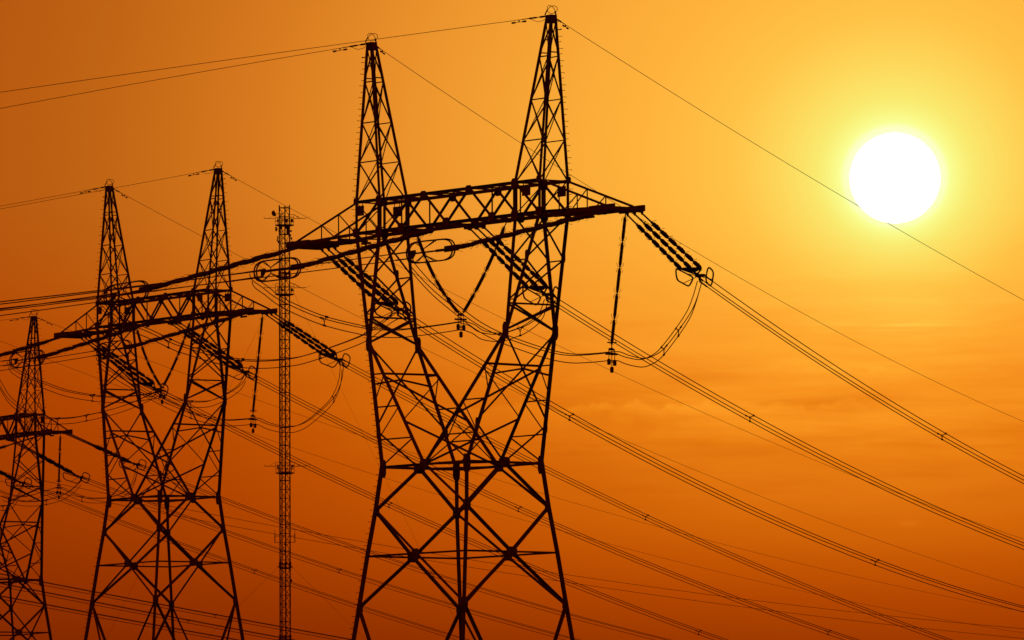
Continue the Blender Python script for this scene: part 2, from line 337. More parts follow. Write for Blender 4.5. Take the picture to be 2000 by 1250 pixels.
# ------------------------------------------------------------------ ground: one gently rolling sheet out to the horizon
def ground_z(x, y):
    r = math.hypot(x, y)
    def ss(a, b, t): t = max(0, min(1, (t - a) / (b - a))); return t * t * (3 - 2 * t)
    z = -1.70 + 3.56 * ss(292, 360, y) - .34 * ss(380, 450, y)
    z *= 1 if r < 700 else 1 - .0 
    z += (.12 * math.sin(x * .07 + 1) * math.sin(y * .051) if r > 30 else 0) * ss(500, 700, y)
    return z
mb = MB()
ys = [-6000, -2500, -900, -300, -80, 0] + [20 * k for k in range(1, 45)] + [1000, 1400, 2200, 3600, 6000, 9000, 14000, 22000]
xs = [-12000, -6000, -2500, -1000, -500] + [-300 + 25 * k for k in range(25)] + [500, 1000, 2500, 6000, 12000]
for y in ys:
    for x in xs: mb.v.append((x, y, ground_z(x, y)))
w_ = len(xs)
for j in range(len(ys) - 1):
    for i in range(w_ - 1): mb.f.append((j * w_ + i, j * w_ + i + 1, (j + 1) * w_ + i + 1, (j + 1) * w_ + i))
tag(mb.build('ground', GROUND), 'dark dry grass field under the power lines', None, None, 'structure')

# ------------------------------------------------------------------ the sun's disc
sm = bpy.data.materials.new('sun_surface'); sm.use_nodes = True
snt = sm.node_tree; snt.nodes.clear()
em = snt.nodes.new('ShaderNodeEmission'); em.inputs['Color'].default_value = (1, .97, .86, 1); em.inputs['Strength'].default_value = 4.0
so = snt.nodes.new('ShaderNodeOutputMaterial'); snt.links.new(em.outputs[0], so.inputs['Surface'])
mb = MB(); R_SUN = 60000 * 88.0 / FPX
nseg = 96
mb.lathe([(R_SUN * math.sin(math.pi * k / 48), -R_SUN * math.cos(math.pi * k / 48)) for k in range(1, 48)], nseg)
sun_disc = mb.build('sun', sm); sun_disc.location = SUN * 60000
for p in sun_disc.data.polygons: p.use_smooth = True
tag(sun_disc, 'blinding white round sun low in the orange sky', 'sun')

# ------------------------------------------------------------------ lattice pylon (local: X along the crossbeam, Z up, z=0 at the camera's level minus 1.7 m)
Z0 = 1.7
def pt(x, y, z): return Vector((x, y, z + Z0))
def lerp(a, b, t): return Vector(a) + (Vector(b) - Vector(a)) * t
WID = {'leg': .13, 'thick': .095, 'mid': .074, 'thin': .047, 'fine': .038, 'chord': .1}

# body levels (z, half width x, half width y)
SL = .1246
def lv(z):
    k = [(P['z1'], P['a1'], P['b1']), (P['z15'], P['a15'], P['b15']), (P['z2'], P['a2'], P['b2']), (P['z3'], P['a3'], P['b3'])]
    if z <= P['z3']: return (P['a3'] + SL * (P['z3'] - z), P['b3'] + SL * (P['z3'] - z))
    for (z1, a1, b1), (z2, a2, b2) in zip(k, k[1:]):
        if z2 <= z <= z1:
            t = (z1 - z) / (z1 - z2); return (a1 + (a2 - a1) * t, b1 + (b2 - b1) * t)
    return (P['a1'], P['b1'])
def corner(sx, sy, z): a, b = lv(z); return pt(sx * a, sy * b, z)
FACES = [((-1, -1), (1, -1), (0, -1, 0)), ((1, -1), (1, 1), (1, 0, 0)), ((1, 1), (-1, 1), (0, 1, 0)), ((-1, 1), (-1, -1), (-1, 0, 0))]
def facemid(f, z): return (corner(*f[0], z) + corner(*f[1], z)) / 2
ZB = -1.7
Z4 = 4.85
CORN = [(-1, -1), (1, -1), (1, 1), (-1, 1)]

def pegs(m, a, b, side, first=False, step=.2):
    """climbing pegs along the leg from a to b, pointing outwards in turn along X and Y"""
    ln = (b - a).length; t = .05; cnt = 0
    while t < ln - .05:
        p = lerp(a, b, t / ln); big = first and cnt == 0
        e = p + (Vector((side * (.26 if big else .2), 0, 0)) if cnt % 2 == 0 else Vector((0, side * .2, 0)))
        m.tube([p - (e - p) * .15, lerp(p, e, .9), e], [.009, .009, .017] if not big else [.018, .018, .03], 5)
        cnt += 1; t += step

def tower_meshes():
    out = []          # (name, mesh, label or None)
    for sx, sy in CORN:
        m = MB(); zs = [P['z1'] + .12, P['z15'], P['z2'], P['z3'], Z4, ZB - .3]
        for za, zb in zip(zs, zs[1:]): m.angle(corner(sx, sy, za), corner(sx, sy, zb), WID['leg'], (sx, sy, 0))
        for z in (P['z15'], P['z3']):
            m.gusset(corner(sx, sy, z) + Vector((-sx * .05, sy * .012, 0)), (0, 1, 0), .22, 1.7)
            m.gusset(corner(sx, sy, z) + Vector((sx * .012, -sy * .05, 0)), (1, 0, 0), .22, 1.7)
        m.gusset(corner(sx, sy, P['z1']) + Vector((-sx * .05, sy * .012, -.05)), (0, 1, 0), .2, 3.0)
        m.gusset(corner(sx, sy, P['z1']) + Vector((sx * .012, -sy * .05, -.05)), (1, 0, 0), .2, 3.0)
        if (sx, sy) == (-1, -1): pegs(m, corner(-1, -1, P['z1']), corner(-1, -1, ZB + 3), -1)
        out.append(('leg', m.mesh('leg', STEEL)))
    # bracing of the body
    m = MB()
    for f in FACES:
        n = Vector(f[2]); w = WID['thick']
        M1, M2, M4 = facemid(f, P['z1']), facemid(f, P['z2']), facemid(f, Z4)
        for c in f[:2]:
            C1, C15, C2, C3, C4, C5 = [corner(*c, z) for z in (P['z1'], P['z15'], P['z2'], P['z3'], Z4, ZB)]
            m.angle(M1, C15, w, n); m.angle(C15, M2, w, n); m.angle(M2, C3, w, n); m.angle(C3, M4, w, n); m.angle(M4, C5, w, n)
            m.angle(C1, M1, WID['mid'] * 1.15, n); m.angle(C2, M2, WID['mid'] * .85, n); m.angle(C4, M4, WID['mid'] * .85, n)
        for q, sz in ((M1, .44), (M2, .42), (M4, .42)): m.gusset(q + n * .02, n, sz, .8)
    for z in (P['z1'],):
        mids = [facemid(f, z) for f in FACES]
        for a, b in zip(mids, mids[1:] + mids[:1]): m.angle(a, b, WID['thin'], (0, 0, 1))
    out.append(('body_bracing', m.mesh('body_bracing', STEEL)))
    # the two prongs of the fork above the waist
    E = lambda sx, sy: pt(sx * P['xe'], sy * P['ye'], P['ze'])
    Bo = lambda sx, sy: pt(sx * P['xo'], sy * P['yb'], P['zb'])
    Bi = lambda sx, sy: pt(sx * P['xi'], sy * P['yb'], P['zb'])
    To = lambda sx, sy: pt(sx * P['xo'], sy * P['yb'], P['zt'])
    Ti = lambda sx, sy: pt(sx * P['xi'], sy * P['yb'], P['zt'])
    Mid = lambda sy: pt(0, sy * P['b1'], P['z1'])
    for sx in (-1, 1):
        m = MB()
        oc = {sy: (E(sx, sy), corner(sx, sy, P['z1'])) for sy in (-1, 1)}
        ic = {sy: (E(sx, sy), Mid(sy)) for sy in (-1, 1)}
        for sy in (-1, 1):
            m.angle(*oc[sy], WID['leg'] * .95, (sx, sy, 0)); m.angle(*ic[sy], WID['leg'] * .9, (sx, sy, 0))
            n = (0, sy, 0); e = E(sx, sy)
            m.gusset(e + Vector((-sx * .02, sy * .02, -.02)), n, .32, 1.7)
            o_ = lambda t: lerp(*oc[sy], t); i_ = lambda t: lerp(*ic[sy], t)
            for t in (.255, .52, .78): m.angle(o_(t), i_(t), WID['thin'], n)
            m.angle(i_(.265), o_(.46), WID['thin'], n); m.angle(i_(.53), o_(.76), WID['thin'], n); m.angle(i_(.785), o_(.985), WID['mid'] * .75, n)
            m.gusset(o_(.72) + Vector((0, sy * .02, 0)), n, .17, 2.6)
        # plane of the inner chords; the heavy diagonals lean opposite ways on the two prongs
        s0, s1 = (-1, 1) if sx < 0 else (1, -1)
        A = lambda t: lerp(*ic[s0], t); B = lambda t: lerp(*ic[s1], t)
        m.angle(A(.255), B(.25), WID['mid'], (0, 0, 1))
        m.angle(A(.275), B(.63), WID['mid'], (0, 0, 1)); m.angle(A(.645), Mid(s1), WID['mid'], (0, 0, 1))
        m.angle(B(.275), A(.63), WID['thin'], (0, 0, 1)); m.angle(B(.66), Mid(s0), WID['thin'], (0, 0, 1))
        m.angle(A(.43), B(.46), WID['fine'], (0, 0, 1)) if False else None
        # plane of the outer chords
        A = lambda t: lerp(*oc[-1], t); B = lambda t: lerp(*oc[1], t)
        side = (corner(sx, -1, P['z1']) + corner(sx, 1, P['z1'])) / 2
        m.angle(A(.02), B(.67), WID['thin'], (sx, 0, 0)); m.angle(B(.02), A(.66), WID['thin'], (sx, 0, 0))
        xm = (A(.29) + B(.29)) / 2
        m.angle(A(.335), xm, WID['mid'] * .8, (0, 0, 1)); m.angle(B(.335), xm, WID['mid'] * .8, (0, 0, 1))
        m.angle(A(.72), side, WID['thin'], (sx, 0, 0)); m.angle(B(.72), side, WID['thin'], (sx, 0, 0))
        # upper half: elbow to crossbeam
        up = {}
        for sy in (-1, 1):
            up[('o', sy)] = (Bo(sx, sy), E(sx, sy)); up[('i', sy)] = (Bi(sx, sy), E(sx, sy))
            m.angle(*up[('o', sy)], WID['leg'] * .85, (sx, sy, 0)); m.angle(*up[('i', sy)], WID['leg'] * .85, (sx, sy, 0))
            g = lambda k, t: lerp(*up[(k, sy)], t)
            m.angle(g('o', .4), g('i', .4), WID['thin'], (0, sy, 0)); m.angle(g('o', .74), g('i', .74), WID['fine'], (0, sy, 0))
            m.gusset(g('o', .37) + Vector((0, sy * .02, 0)), (0, sy, 0), .17, 2.2)
        for k in 'oi':
            A = lambda t: lerp(*up[(k, -1)], t); B = lambda t: lerp(*up[(k, 1)], t)
            for a, b in ((0.02, .38), (.4, .74)):
                m.angle(A(a), B(b), WID['thin'], (sx, 0, 0)); m.angle(B(a), A(b), WID['thin'], (sx, 0, 0))
            m.angle(A(.78), E(sx, 1), WID['mid'] * .8, (sx, 0, 0)); m.angle(B(.78), E(sx, -1), WID['mid'] * .8, (sx, 0, 0))
            if k == 'i': m.angle(A(.77), B(.77), WID['mid'] * .85, (0, 0, 1))
        if sx < 0: pegs(m, Bo(-1, -1), E(-1, -1), -1); pegs(m, E(-1, -1), corner(-1, -1, P['z1']), -1)
        out.append(('fork', m.mesh('fork', STEEL)))
    # crossbeam between the prongs
    m = MB(); xi, xo, yb, zb, zt = P['xi'], P['xo'], P['yb'], P['zb'], P['zt']
    for sy in (-1, 1):
        n = (0, sy, 0)
        m.angle(pt(-xo, sy * yb, zt), pt(xo, sy * yb, zt), WID['chord'], n); m.angle(pt(-xo, sy * yb, zb), pt(xo, sy * yb, zb), WID['chord'] * 1.1, n)
        bt = [-xo, -xi * 2 / 3, 0, xi * 2 / 3, xo]; tp = [-xi, -xi / 3, xi / 3, xi]
        for k in range(4):
            m.cross(pt(bt[k], sy * yb, zb), pt(tp[k], sy * yb, zt), WID['thick'] * 1.12); m.cross(pt(tp[k], sy * yb, zt), pt(bt[k + 1], sy * yb, zb), WID['thick'] * 1.12)
        for x in (-xo, xo): m.angle(pt(x, sy * yb, zb), pt(x, sy * yb, zt), WID['mid'] * .9, n)
        for x in (-xi, xi): m.angle(pt(x, sy * yb, zb), pt(x, sy * yb, zt), WID['leg'] * .85, n)
        for x in (-xi * 2 / 3, xi * 2 / 3): m.angle(pt(x, sy * yb, zb), pt(x, sy * yb, zt), WID['fine'], n)
        for x in bt: m.gusset(pt(x, sy * (yb + .03), zb + .03), n, .36, .85)
        for x in tp: m.gusset(pt(x, sy * (yb + .03), zt - .05), n, .36, .85)
        for x in (-xi, xi): m.gusset(pt(x, sy * (yb + .035), zb - .02), n, .38, 1.0); m.gusset(pt(x, sy * (yb + .035), zt), n, .32, .9)
        # hanger plates for the strings of the middle phase
        m.box(pt(0, sy * yb, zb - .09), 1.15, .1, .08)
        for x in (-.4, 0, .4): m.box(pt(x, sy * (yb + .06), zb - .13), .06, .1, .08)
    for z, k in ((zt, 1.0), (zb, 1.0)):
        nodes = [-xo, -xi, -xi * 2 / 3, -xi / 3, 0, xi / 3, xi * 2 / 3, xi, xo]
        for x in nodes: m.angle(pt(x, -yb, z), pt(x, yb, z), WID['thin'], (0, 0, 1))
        for i, (xa, xb) in enumerate(zip(nodes, nodes[1:])):
            sg = 1 if i % 2 else -1
            m.angle(pt(xa, -yb * sg, z), pt(xb, yb * sg, z), WID['thin'], (0, 0, 1))
    for x in (-xo, -xi, xi, xo): m.angle(pt(x, -yb, zb), pt(x, yb, zt), WID['fine'], (1, 0, 0)); m.angle(pt(x, yb, zb), pt(x, -yb, zt), WID['fine'], (1, 0, 0))
    for x in (-xi * 2 / 3, xi * 2 / 3): m.box(pt(x, 0, zb - .07), .16, .3, .14)
    pegs(m, To(-1, -1), Bo(-1, -1), -1); pegs(m, To(1, 1), Bo(1, 1), 1)
    out.append(('crossbeam', m.mesh('crossbeam', STEEL)))
    # side arms
    for sx in (-1, 1):
        m = MB(); xt, yt, zq = P['xt'], P['yt'], P['ztip']
        for sy in (-1, 1):
            n = (0, sy, 0); T0 = To(sx, sy); B0 = Bo(sx, sy); T1 = pt(sx * (xt - .5), sy * yt, zq + .1); B1 = pt(sx * xt, sy * yt, zq)
            m.angle(T0, T1, WID['mid'] * 1.05, n); m.angle(B0, B1, WID['chord'] * 1.1, n)
            for t in (.3, .58):
                a = lerp(T0, T1, t); tb = (a.x - B0.x) / (B1.x - B0.x); m.angle(a, lerp(B0, B1, tb), WID['thin'], n)
            for t, b in ((.3, .02), (.58, .32)): m.angle(lerp(T0, T1, t), lerp(B0, B1, b), WID['thin'], n)
            m.box(pt(sx * (xt - .63), sy * yt, zq + .02), 1.35, .09, .2)
            m.box(pt(sx * (xt - 1.9), sy * yt, zq + .03), 1.3, .07, .13)
            m.box(pt(sx * (xt - 3.0), sy * yt, zq - .07), .5, .08, .07)
            for k in (-.4, 0, .4): m.box(pt(sx * 8.9 + k, sy * (yt + .07), zq - .08), .06, .12, .08)
        for x, z in ((xt - .1, zq), (xt - 1.0, zq), (xt - 2.1, zq), (xt - 3.1, zq)): m.angle(pt(sx * x, -yt, z), pt(sx * x, yt, z), WID['chord'], (0, 0, 1))
        for a, b in ((xt - .1, xt - 1.0), (xt - 1.0, xt - 2.1), (xt - 2.1, xt - 3.1), (xt - 3.1, P['xo'])):
            m.angle(pt(sx * a, -yt, zq), pt(sx * b, yt, zq), WID['thin'], (0, 0, 1)); m.angle(pt(sx * a, yt, zq), pt(sx * b, -yt, zq), WID['thin'], (0, 0, 1))
        m.box(pt(sx * (xt - .15), 0, zq - .05), .14, 2 * yt, .12)
        out.append(('crossarm', m.mesh('crossarm', STEEL)))
    # pointed peaks that carry the earth wires
    for sx in (-1, 1):
        m = MB(); xp, zp = P['xp'], P['zp']; hw = .1
        base = {(-1, -1): To(sx, -1) if sx < 0 else Ti(sx, -1), (1, -1): Ti(sx, -1) if sx < 0 else To(sx, -1),
                (-1, 1): To(sx, 1) if sx < 0 else Ti(sx, 1), (1, 1): Ti(sx, 1) if sx < 0 else To(sx, 1)}
        top = {k: pt(sx * xp + k[0] * hw, k[1] * hw, zp + .0) for k in base}
        q = lambda k, t: lerp(top[k], base[k], t)
        for k in base: m.angle(top[k], base[k], .085, (k[0], k[1], 0))
        lev = [.24, .5, .75, 1.0]
        for f in FACES:
            a, b, n = f
            for t in (lev[:3] if n[1] else [.215]): m.angle(q(a, t), q(b, t), WID['fine'], n)
            for t0, t1 in zip(lev, lev[1:]): m.angle(q(a, t0), q(b, t1), WID['fine'], n); m.angle(q(b, t0), q(a, t1), WID['fine'], n)
            m.angle(q(a, .03), q(b, .21), WID['fine'], n)
            m.gusset((q(a, .02) + q(b, .02)) / 2 + Vector(n) * .012, n, .17, 1.1)
        m.angle(q((-1, -1), .14), q((1, -1), .14), WID['fine'], (0, 1, 0))
        m.box(pt(sx * xp, 0, zp + .03), .28, .26, .08)
        for k in base: m.gusset(base[k] + Vector((0, k[1] * .03, .03)), (0, 1, 0), .24, .95)
        pegs(m, q((sx, sx), .07), base[(sx, sx)], sx, True)
        out.append(('earth_wire_peak', m.mesh('earth_wire_peak', STEEL)))
    # number plates hung under the top chord
    for x, y in ((-(xo * .8 + xi * .2), -yb), (-(xo + xi) / 2, yb), ((xo + xi) / 2, -yb), ((xo * .7 + xi * .3), yb)):
        m = MB(); c = pt(x, y * 1.08, zt - .31); m.box(c, .46, .02, .34)
        for d in (-.15, .15): m.box(c + Vector((d, 0, .24)), .02, .02, .16)
        out.append(('number_plate', m.mesh('number_plate', PLATE)))
    for sx, sy in CORN:
        m = MB(); c = corner(sx, sy, ZB)
        m.lathe([(.55, -.6), (.55, .12), (.48, .2), (.3, .24)], 14, Matrix.Translation(c))
        out.append(('footing', m.mesh('footing', CONC)))
    return out

TOWERS = {'1': ((P['tx'], P['ty'], P['tz'] - Z0), P['yaw'], 'nearest and largest dark lattice pylon, standing right of the radio mast'),
          '2': ((P['tx2'], P['ty2'], P['tz2'] - Z0), P['yaw2'], 'middle dark lattice pylon, seen whole just left of the radio mast'),
          '3': ((P['tx3'], P['ty3'], P['tz3'] - Z0), P['yaw3'], 'farthest lattice pylon, cut off by the left edge of the photo')}
TM = tower_meshes()
for t, (loc, yaw, label) in TOWERS.items():
    root = thing('lattice_pylon', loc, label, 'pylon', 'lattice pylons standing in a row', yaw)
    for name, me in TM: add_mesh(name, me, root)

def local_to_world(t, x, y, z):
    (lx, ly, lz), yaw, _ = TOWERS[t]; c, s = math.cos(yaw), math.sin(yaw)
    return Vector((lx + c * x - s * y, ly + s * x + c * y, lz + Z0 + z))
def dir_world(t, x, y, z=0):
    yaw = TOWERS[t][1]; c, s = math.cos(yaw), math.sin(yaw)
    return Vector((c * x - s * y, s * x + c * y, z))

# ------------------------------------------------------------------ insulators
def rod_mesh(units, pitch, body, rad, sheds, gap_r=.022):
    """long-rod insulators joined end to end along +Z"""
    m = MB()
    for u in range(units):
        z0 = u * pitch; z1 = z0 + body
        prof = [(gap_r, z0 - (pitch - body) * .5), (gap_r, z0 - .01), (rad * .62, z0), (rad * .62, z0 + .035)]
        za, zb_ = z0 + .05, z1 - .05; st = (zb_ - za) / sheds
        for k in range(sheds):
            kk = rad * (.86 if k in (0, sheds - 1) else 1.0)
            prof += [(rad * .74, za + k * st), (kk, za + (k + .3) * st), (kk, za + (k + .55) * st), (rad * .74, za + (k + .85) * st)]
        prof += [(rad * .62, z1 - .035), (rad * .62, z1), (gap_r, z1 + .01), (gap_r, z1 + (pitch - body) * .5)]
        m.lathe(prof, 10)
    return m
def add_horns(m, units, pitch, body, reach, prongs=4):
    """arcing horns: little bent prongs round both ends of every rod"""
    for u in range(units):
        for z, s in ((u * pitch, 1), (u * pitch + body, -1)):
            for k in range(prongs):
                a = 2 * math.pi * (k + .25 * (s > 0)) / prongs + .4
                r = Vector((math.cos(a), math.sin(a), 0)); tn = Vector((-math.sin(a), math.cos(a), 0))
                p0 = Vector((0, 0, z)) + r * .01; p1 = p0 + r * reach * .55 + Vector((0, 0, -s * .02)); p2 = p0 + r * reach + tn * reach * .25 + Vector((0, 0, s * .07)); p3 = p2 + r * reach * .05 + Vector((0, 0, s * .06))
                m.tube([p0, p1, p2, p3], HORN_R, 4)
    return m
T_PITCH, T_BODY = .83, .69
HORN_R = .0075
ME_TROD = add_horns(rod_mesh(6, T_PITCH, T_BODY, .074, 9), 6, T_PITCH, T_BODY, .125, 2).mesh('insulator_string', PORC)
ME_PROD = {n: add_horns(rod_mesh(n, .88, .8, .061, 17), n, .88, .8, .095, 4).mesh('insulator_string', PORC) for n in (3, 5)}
ME_TROD4 = add_horns(rod_mesh(4, T_PITCH, T_BODY, .068, 9), 4, T_PITCH, T_BODY, .1, 2).mesh('insulator_string', PORC)
T_LEN4 = 4 * T_PITCH - (T_PITCH - T_BODY)
T_LEN = 6 * T_PITCH - (T_PITCH - T_BODY)

def place_rod(parent, origin, a, b, me_rod, nominal, name='insulator_string', twist=0.0):
    """string of rods from a to b (world); origin = parent's world location"""
    a, b = Vector(a), Vector(b); d = b - a
    M_ = Matrix.Translation(a - origin) @ d.to_track_quat('Z', 'Y').to_matrix().to_4x4() @ Matrix.Rotation(twist, 4, 'Z') @ Matrix.Diagonal((1, 1, d.length / nominal, 1))
    o = add_mesh(name, me_rod, parent, mat4=M_)
    return o

def sagging_rod(parent, origin, a, b, units, sag):
    """a string of rods that hangs in a shallow curve between a and b"""
    a, b = Vector(a), Vector(b); d = b - a; ln = units * .88 - .08
    m = add_horns(rod_mesh(units, .88, .8, .061, 17), units, .88, .8, .07, 4)
    q = d.to_track_quat('Z', 'Y').to_matrix(); k = d.length / ln; dn = d.normalized()
    down = Vector((0, 0, -1)) - dn * Vector((0, 0, -1)).dot(dn); down.normalize()
    out = []
    for v in m.v:
        t = max(0, min(1, v[2] / ln))
        out.append(tuple(a - origin + q @ Vector((v[0], v[1], v[2] * k)) + down * (4 * sag * t * (1 - t))))
    m.v = out
    return m.build('insulator_string', PORC, parent)

def round_loop(corners, r, seg=4):
    pts = []; n = len(corners)
    for i in range(n):
        p0, p, p1 = Vector(corners[i - 1]), Vector(corners[i]), Vector(corners[(i + 1) % n])
        a = p + (p0 - p).normalized() * min(r, (p0 - p).length * .48); b = p + (p1 - p).normalized() * min(r, (p1 - p).length * .48)
        for k in range(seg + 1):
            t = k / seg; pts.append((a * (1 - t) + p * t) * (1 - t) + (p * (1 - t) + b * t) * t)
    return pts

WHERE = {'1': 'nearest pylon', '2': 'middle pylon', '3': 'farthest pylon'}
PHASE = {1: 'right arm', 0: 'crossbeam middle', -1: 'left arm'}

def tension_set(t, side, k):
    q = T[f'{t}{side}{k}']; sgn = 1 if side == 'R' else -1
    A = local_to_world(t, 8.9 * k, sgn * (P['yb'] + .1), (P['zb'] if k == 0 else P['ztip']) - .12)
    S, Q = Vector(q['S']), Vector(q['Q'])
    d = (S - A).normalized(); perp = Vector((math.sin(q['phi']), -math.cos(q['phi']), 0)); upv = Vector((0, 0, 1))
    if side == 'L': perp = -perp
    X = dir_world(t, 1, 0)
    way = 'sloping right' if side == 'R' else 'reaching left'
    root = thing('tension_insulator_set', A, f'triple insulators {way} from the {PHASE[k]} of the {WHERE[t]}', 'insulator', 'tension insulator sets')
    end = S - d * (1.0 if side == 'R' else .05)
    ends = []
    lk = MB(); ln = (1.1 if side == 'R' else .75) if t != '3' else 2.5
    sp0, sp1 = (.4, .35 if side == 'R' else .3) if t != '3' else (.3, .12)
    for i in (-1, 0, 1):
        a0 = X * (sp0 * i); e = end + perp * (sp1 * i) - A
        dd = (e - a0).normalized(); a1 = a0 + dd * ln
        lk.tube([a0, a1], .028, 6); lk.box(a0 + dd * .06, .07, .07, .08); lk.box(a1 - dd * .06, .07, .07, .08)
        place_rod(root, A, A + a1 + dd * .05, A + e, *((ME_TROD, T_LEN) if t != '3' else (ME_TROD4, T_LEN4)), twist=i * .7)
        ends.append(e)
    lk.build('link', FITT, root)
    yk = MB(); o = S - A; nrm_ = d.cross(perp)
    if side == 'R':
        yk.plate([ends[0] - d * .04, ends[2] - d * .04, ends[2] + d * .05, ends[1] + d * .34 + perp * .06, ends[1] + d * .34 - perp * .06, ends[0] + d * .05], nrm_, .05)
        yk.tube([ends[1] + d * .3, o], .032, 6); yk.box(o - d * .3, .12, .12, .14)
        yk.tube([ends[0] + d * .05, o - d * .3], .03, 5); yk.tube([ends[2] + d * .05, o - d * .3], .03, 5)
        fwd = Vector((math.cos(q['phi']), math.sin(q['phi']), -q['a'])).normalized(); Qo = o
    else:
        fwd = (Q - S).normalized(); Qo = Q - A
        yk.plate([ends[0] - perp * .06 - d * .04, ends[2] + perp * .06 - d * .04, o + fwd * .2 + perp * .08, o + fwd * .2 - perp * .08], nrm_, .1)
        yk.box_axes(o + fwd * .06 + upv * .02, fwd * .11, perp * .3, upv * .1)
        yk.tube([o, Qo], .028, 6); yk.tube([o + fwd * .15, o + fwd * .62], .045, 6)
    # yoke holding the three cables
    top, bot = upv * .09, upv * -.17
    yk.plate([Qo - fwd * .12 + upv * .03, Qo + top + fwd * .06, Qo + bot + fwd * .06, Qo + bot * .9 + fwd * -.02, Qo - fwd * .1 - upv * .03], perp, .05)
    yk.box_axes(Qo + upv * .07 + fwd * .02, fwd * .05, perp * .17, upv * .04)
    yk.build('yoke', FITT, root)
    # cable clamps (short thick sleeves)
    for off in BUNDLE(perp):
        c = MB(); s0 = Qo + off
        c.tube([s0 - fwd * .02, s0 + fwd * (.75 if side == 'R' else .6)], .028 if side == 'R' else .024, 6); c.build('cable_clamp', FITT, root)
    # corona rings
    if side == 'R':
        al, pe = d, perp
        for pts in ([(-1.1, -.5, 0), (-.97, -.5, -.36), (.37, -.5, -.19), (.87, -.5, .37 - .1)], [(-.4, .35, .3), (.25, .35, .31), (-.05, .35, -.29), (-.7, .35, -.28)]):
            m = MB(); cs = [o + al * (a - (0 if b < 0 else -.2)) + pe * b + upv * (z + al.z * 0) for a, b, z in pts]
            m.tube(round_loop(cs, .22), .028, 6, True)
            cen = sum(cs, Vector()) / 4
            for c_ in (cs[1] * .5 + cs[2] * .5, cs[3] * .6 + cs[0] * .4): m.tube([c_, o - d * .15], .013, 5)
            m.build('corona_ring', FITT, root)
    else:
        for b in (-.09, .09):
            m = MB(); f2 = (fwd + upv * .02).normalized(); u2 = upv
            base = o + perp * b - d * 0
            cs = [base + f2 * -.02 + u2 * .34, base + f2 * 1.62 + u2 * .34, base + f2 * 1.62 - u2 * .34, base + f2 * -.02 - u2 * .34]
            m.tube(round_loop(cs, .42, 6), .026, 6, True)
            mid = base + f2 * .98
            for z in (1, -1):
                hub = o + f2 * 1.05 + u2 * z * .1
                m.tube([o + f2 * 1.05, hub], .018, 5); m.tube([hub, base + f2 * 1.35 + u2 * z * .335], .016, 5); m.tube([hub, base + f2 * .62 + u2 * z * .335], .016, 5)
            m.build('corona_ring', FITT, root)
    return root

def BUNDLE(perp): return [perp * .145 + Vector((0, 0, .07)), perp * -.145 + Vector((0, 0, .07)), Vector((0, 0, -.14))]

def spacer_mesh(c, offs, fwd):
    m = MB(); hub = c
    for i, o in enumerate(offs):
        o2 = offs[(i + 1) % 3]
        m.tube([c + o * .3, c + o], .016, 5); m.box_axes(c + o, fwd * .06, o.normalized() * .027, fwd.cross(o.normalized()) * .027)
        m.tube([c + o * .4, c + o2 * .4], .013, 5)
    return m

def conductor_bundle(key, label, smax, r=.0165, single=False, step=3.0, group='overhead conductor bundles'):
    q = T[key]; Q = Vector(q['Q']); ph = q['phi']; perp = Vector((math.sin(ph), -math.cos(ph), 0))
    fw = Vector((math.cos(ph), math.sin(ph), 0))
    f = lambda s: fw * s + Vector((0, 0, -q['a'] * s + q['c'] * s * s))
    root = thing('conductor_bundle', Q, label, 'cable', group)
    n = int(smax / step)
    for off in BUNDLE(perp):
        m = MB(); m.tube([f(smax * i / n) + off for i in range(n + 1)], r, 5); m.build('cable', WIRE, root)
    for s in q.get('sp', []):
        d = (f(s + .5) - f(s - .5)).normalized()
        spacer_mesh(f(s), BUNDLE(perp), d).build('spacer', FITT, root)
    return root

def earth_wire(key, label, smax, r=.0095, fittings=True, damp=3.2):
    q = T[key]; Q = Vector(q['Q']); ph = q['phi']; fw = Vector((math.cos(ph), math.sin(ph), 0))
    f = lambda s: fw * s + Vector((0, 0, -q['a'] * s + q['c'] * s * s))
    Q = Q + Vector((0, 0, .05 if fittings else 0)); root = thing('earth_wire', Q, label, 'cable', 'earth wires between the pylon peaks')
    n = int(smax / 3)
    m = MB(); m.tube([f(smax * i / n) for i in range(n + 1)], r, 5); m.build('cable', WIRE, root)
    if fittings:
        w = damp / 1.2
        m = MB(); m.tube([f(0), f(.42 * w)], .032, 6); m.tube([f(.4 * w), f(.55 * w)], .014, 5); m.tube([f(.55 * w), f(.82 * w)], .028, 6); m.tube([f(.8 * w), f(1.1 * w)], .015, 5)
        m.tube([f(.1), f(.3) + Vector((0, 0, -.13)), f(.5) + Vector((0, 0, -.15)), f(.7) + Vector((0, 0, -.06)), f(.8)], .009, 5); m.build('tension_clamp', FITT, root)
        m = MB(); c = f(damp); d = (f(damp + .5) - f(damp - .5)).normalized(); dn = Vector((0, 0, -.075))
        m.tube([c, c + dn], .022, 5); m.tube([c + dn - d * .24, c + dn + d * .24], .01, 5)
        for s in (-1, 1): m.tube([c + dn + d * s * .14, c + dn + d * s * .27], .03, 6)
        m.build('vibration_damper', FITT, root)
    return root

def smooth_path(pts, seg=4):
    pts = [Vector(p) for p in pts]; out = []
    for i in range(len(pts) - 1):
        p0, p1, p2, p3 = pts[max(i - 1, 0)], pts[i], pts[i + 1], pts[min(i + 2, len(pts) - 1)]
        for k in range(seg):
            t = k / seg
            out.append(.5 * ((2 * p1) + (p2 - p0) * t + (2 * p0 - 5 * p1 + 4 * p2 - p3) * t * t + (3 * p1 - p0 - 3 * p2 + p3) * t ** 3))
    return out + [pts[-1]]

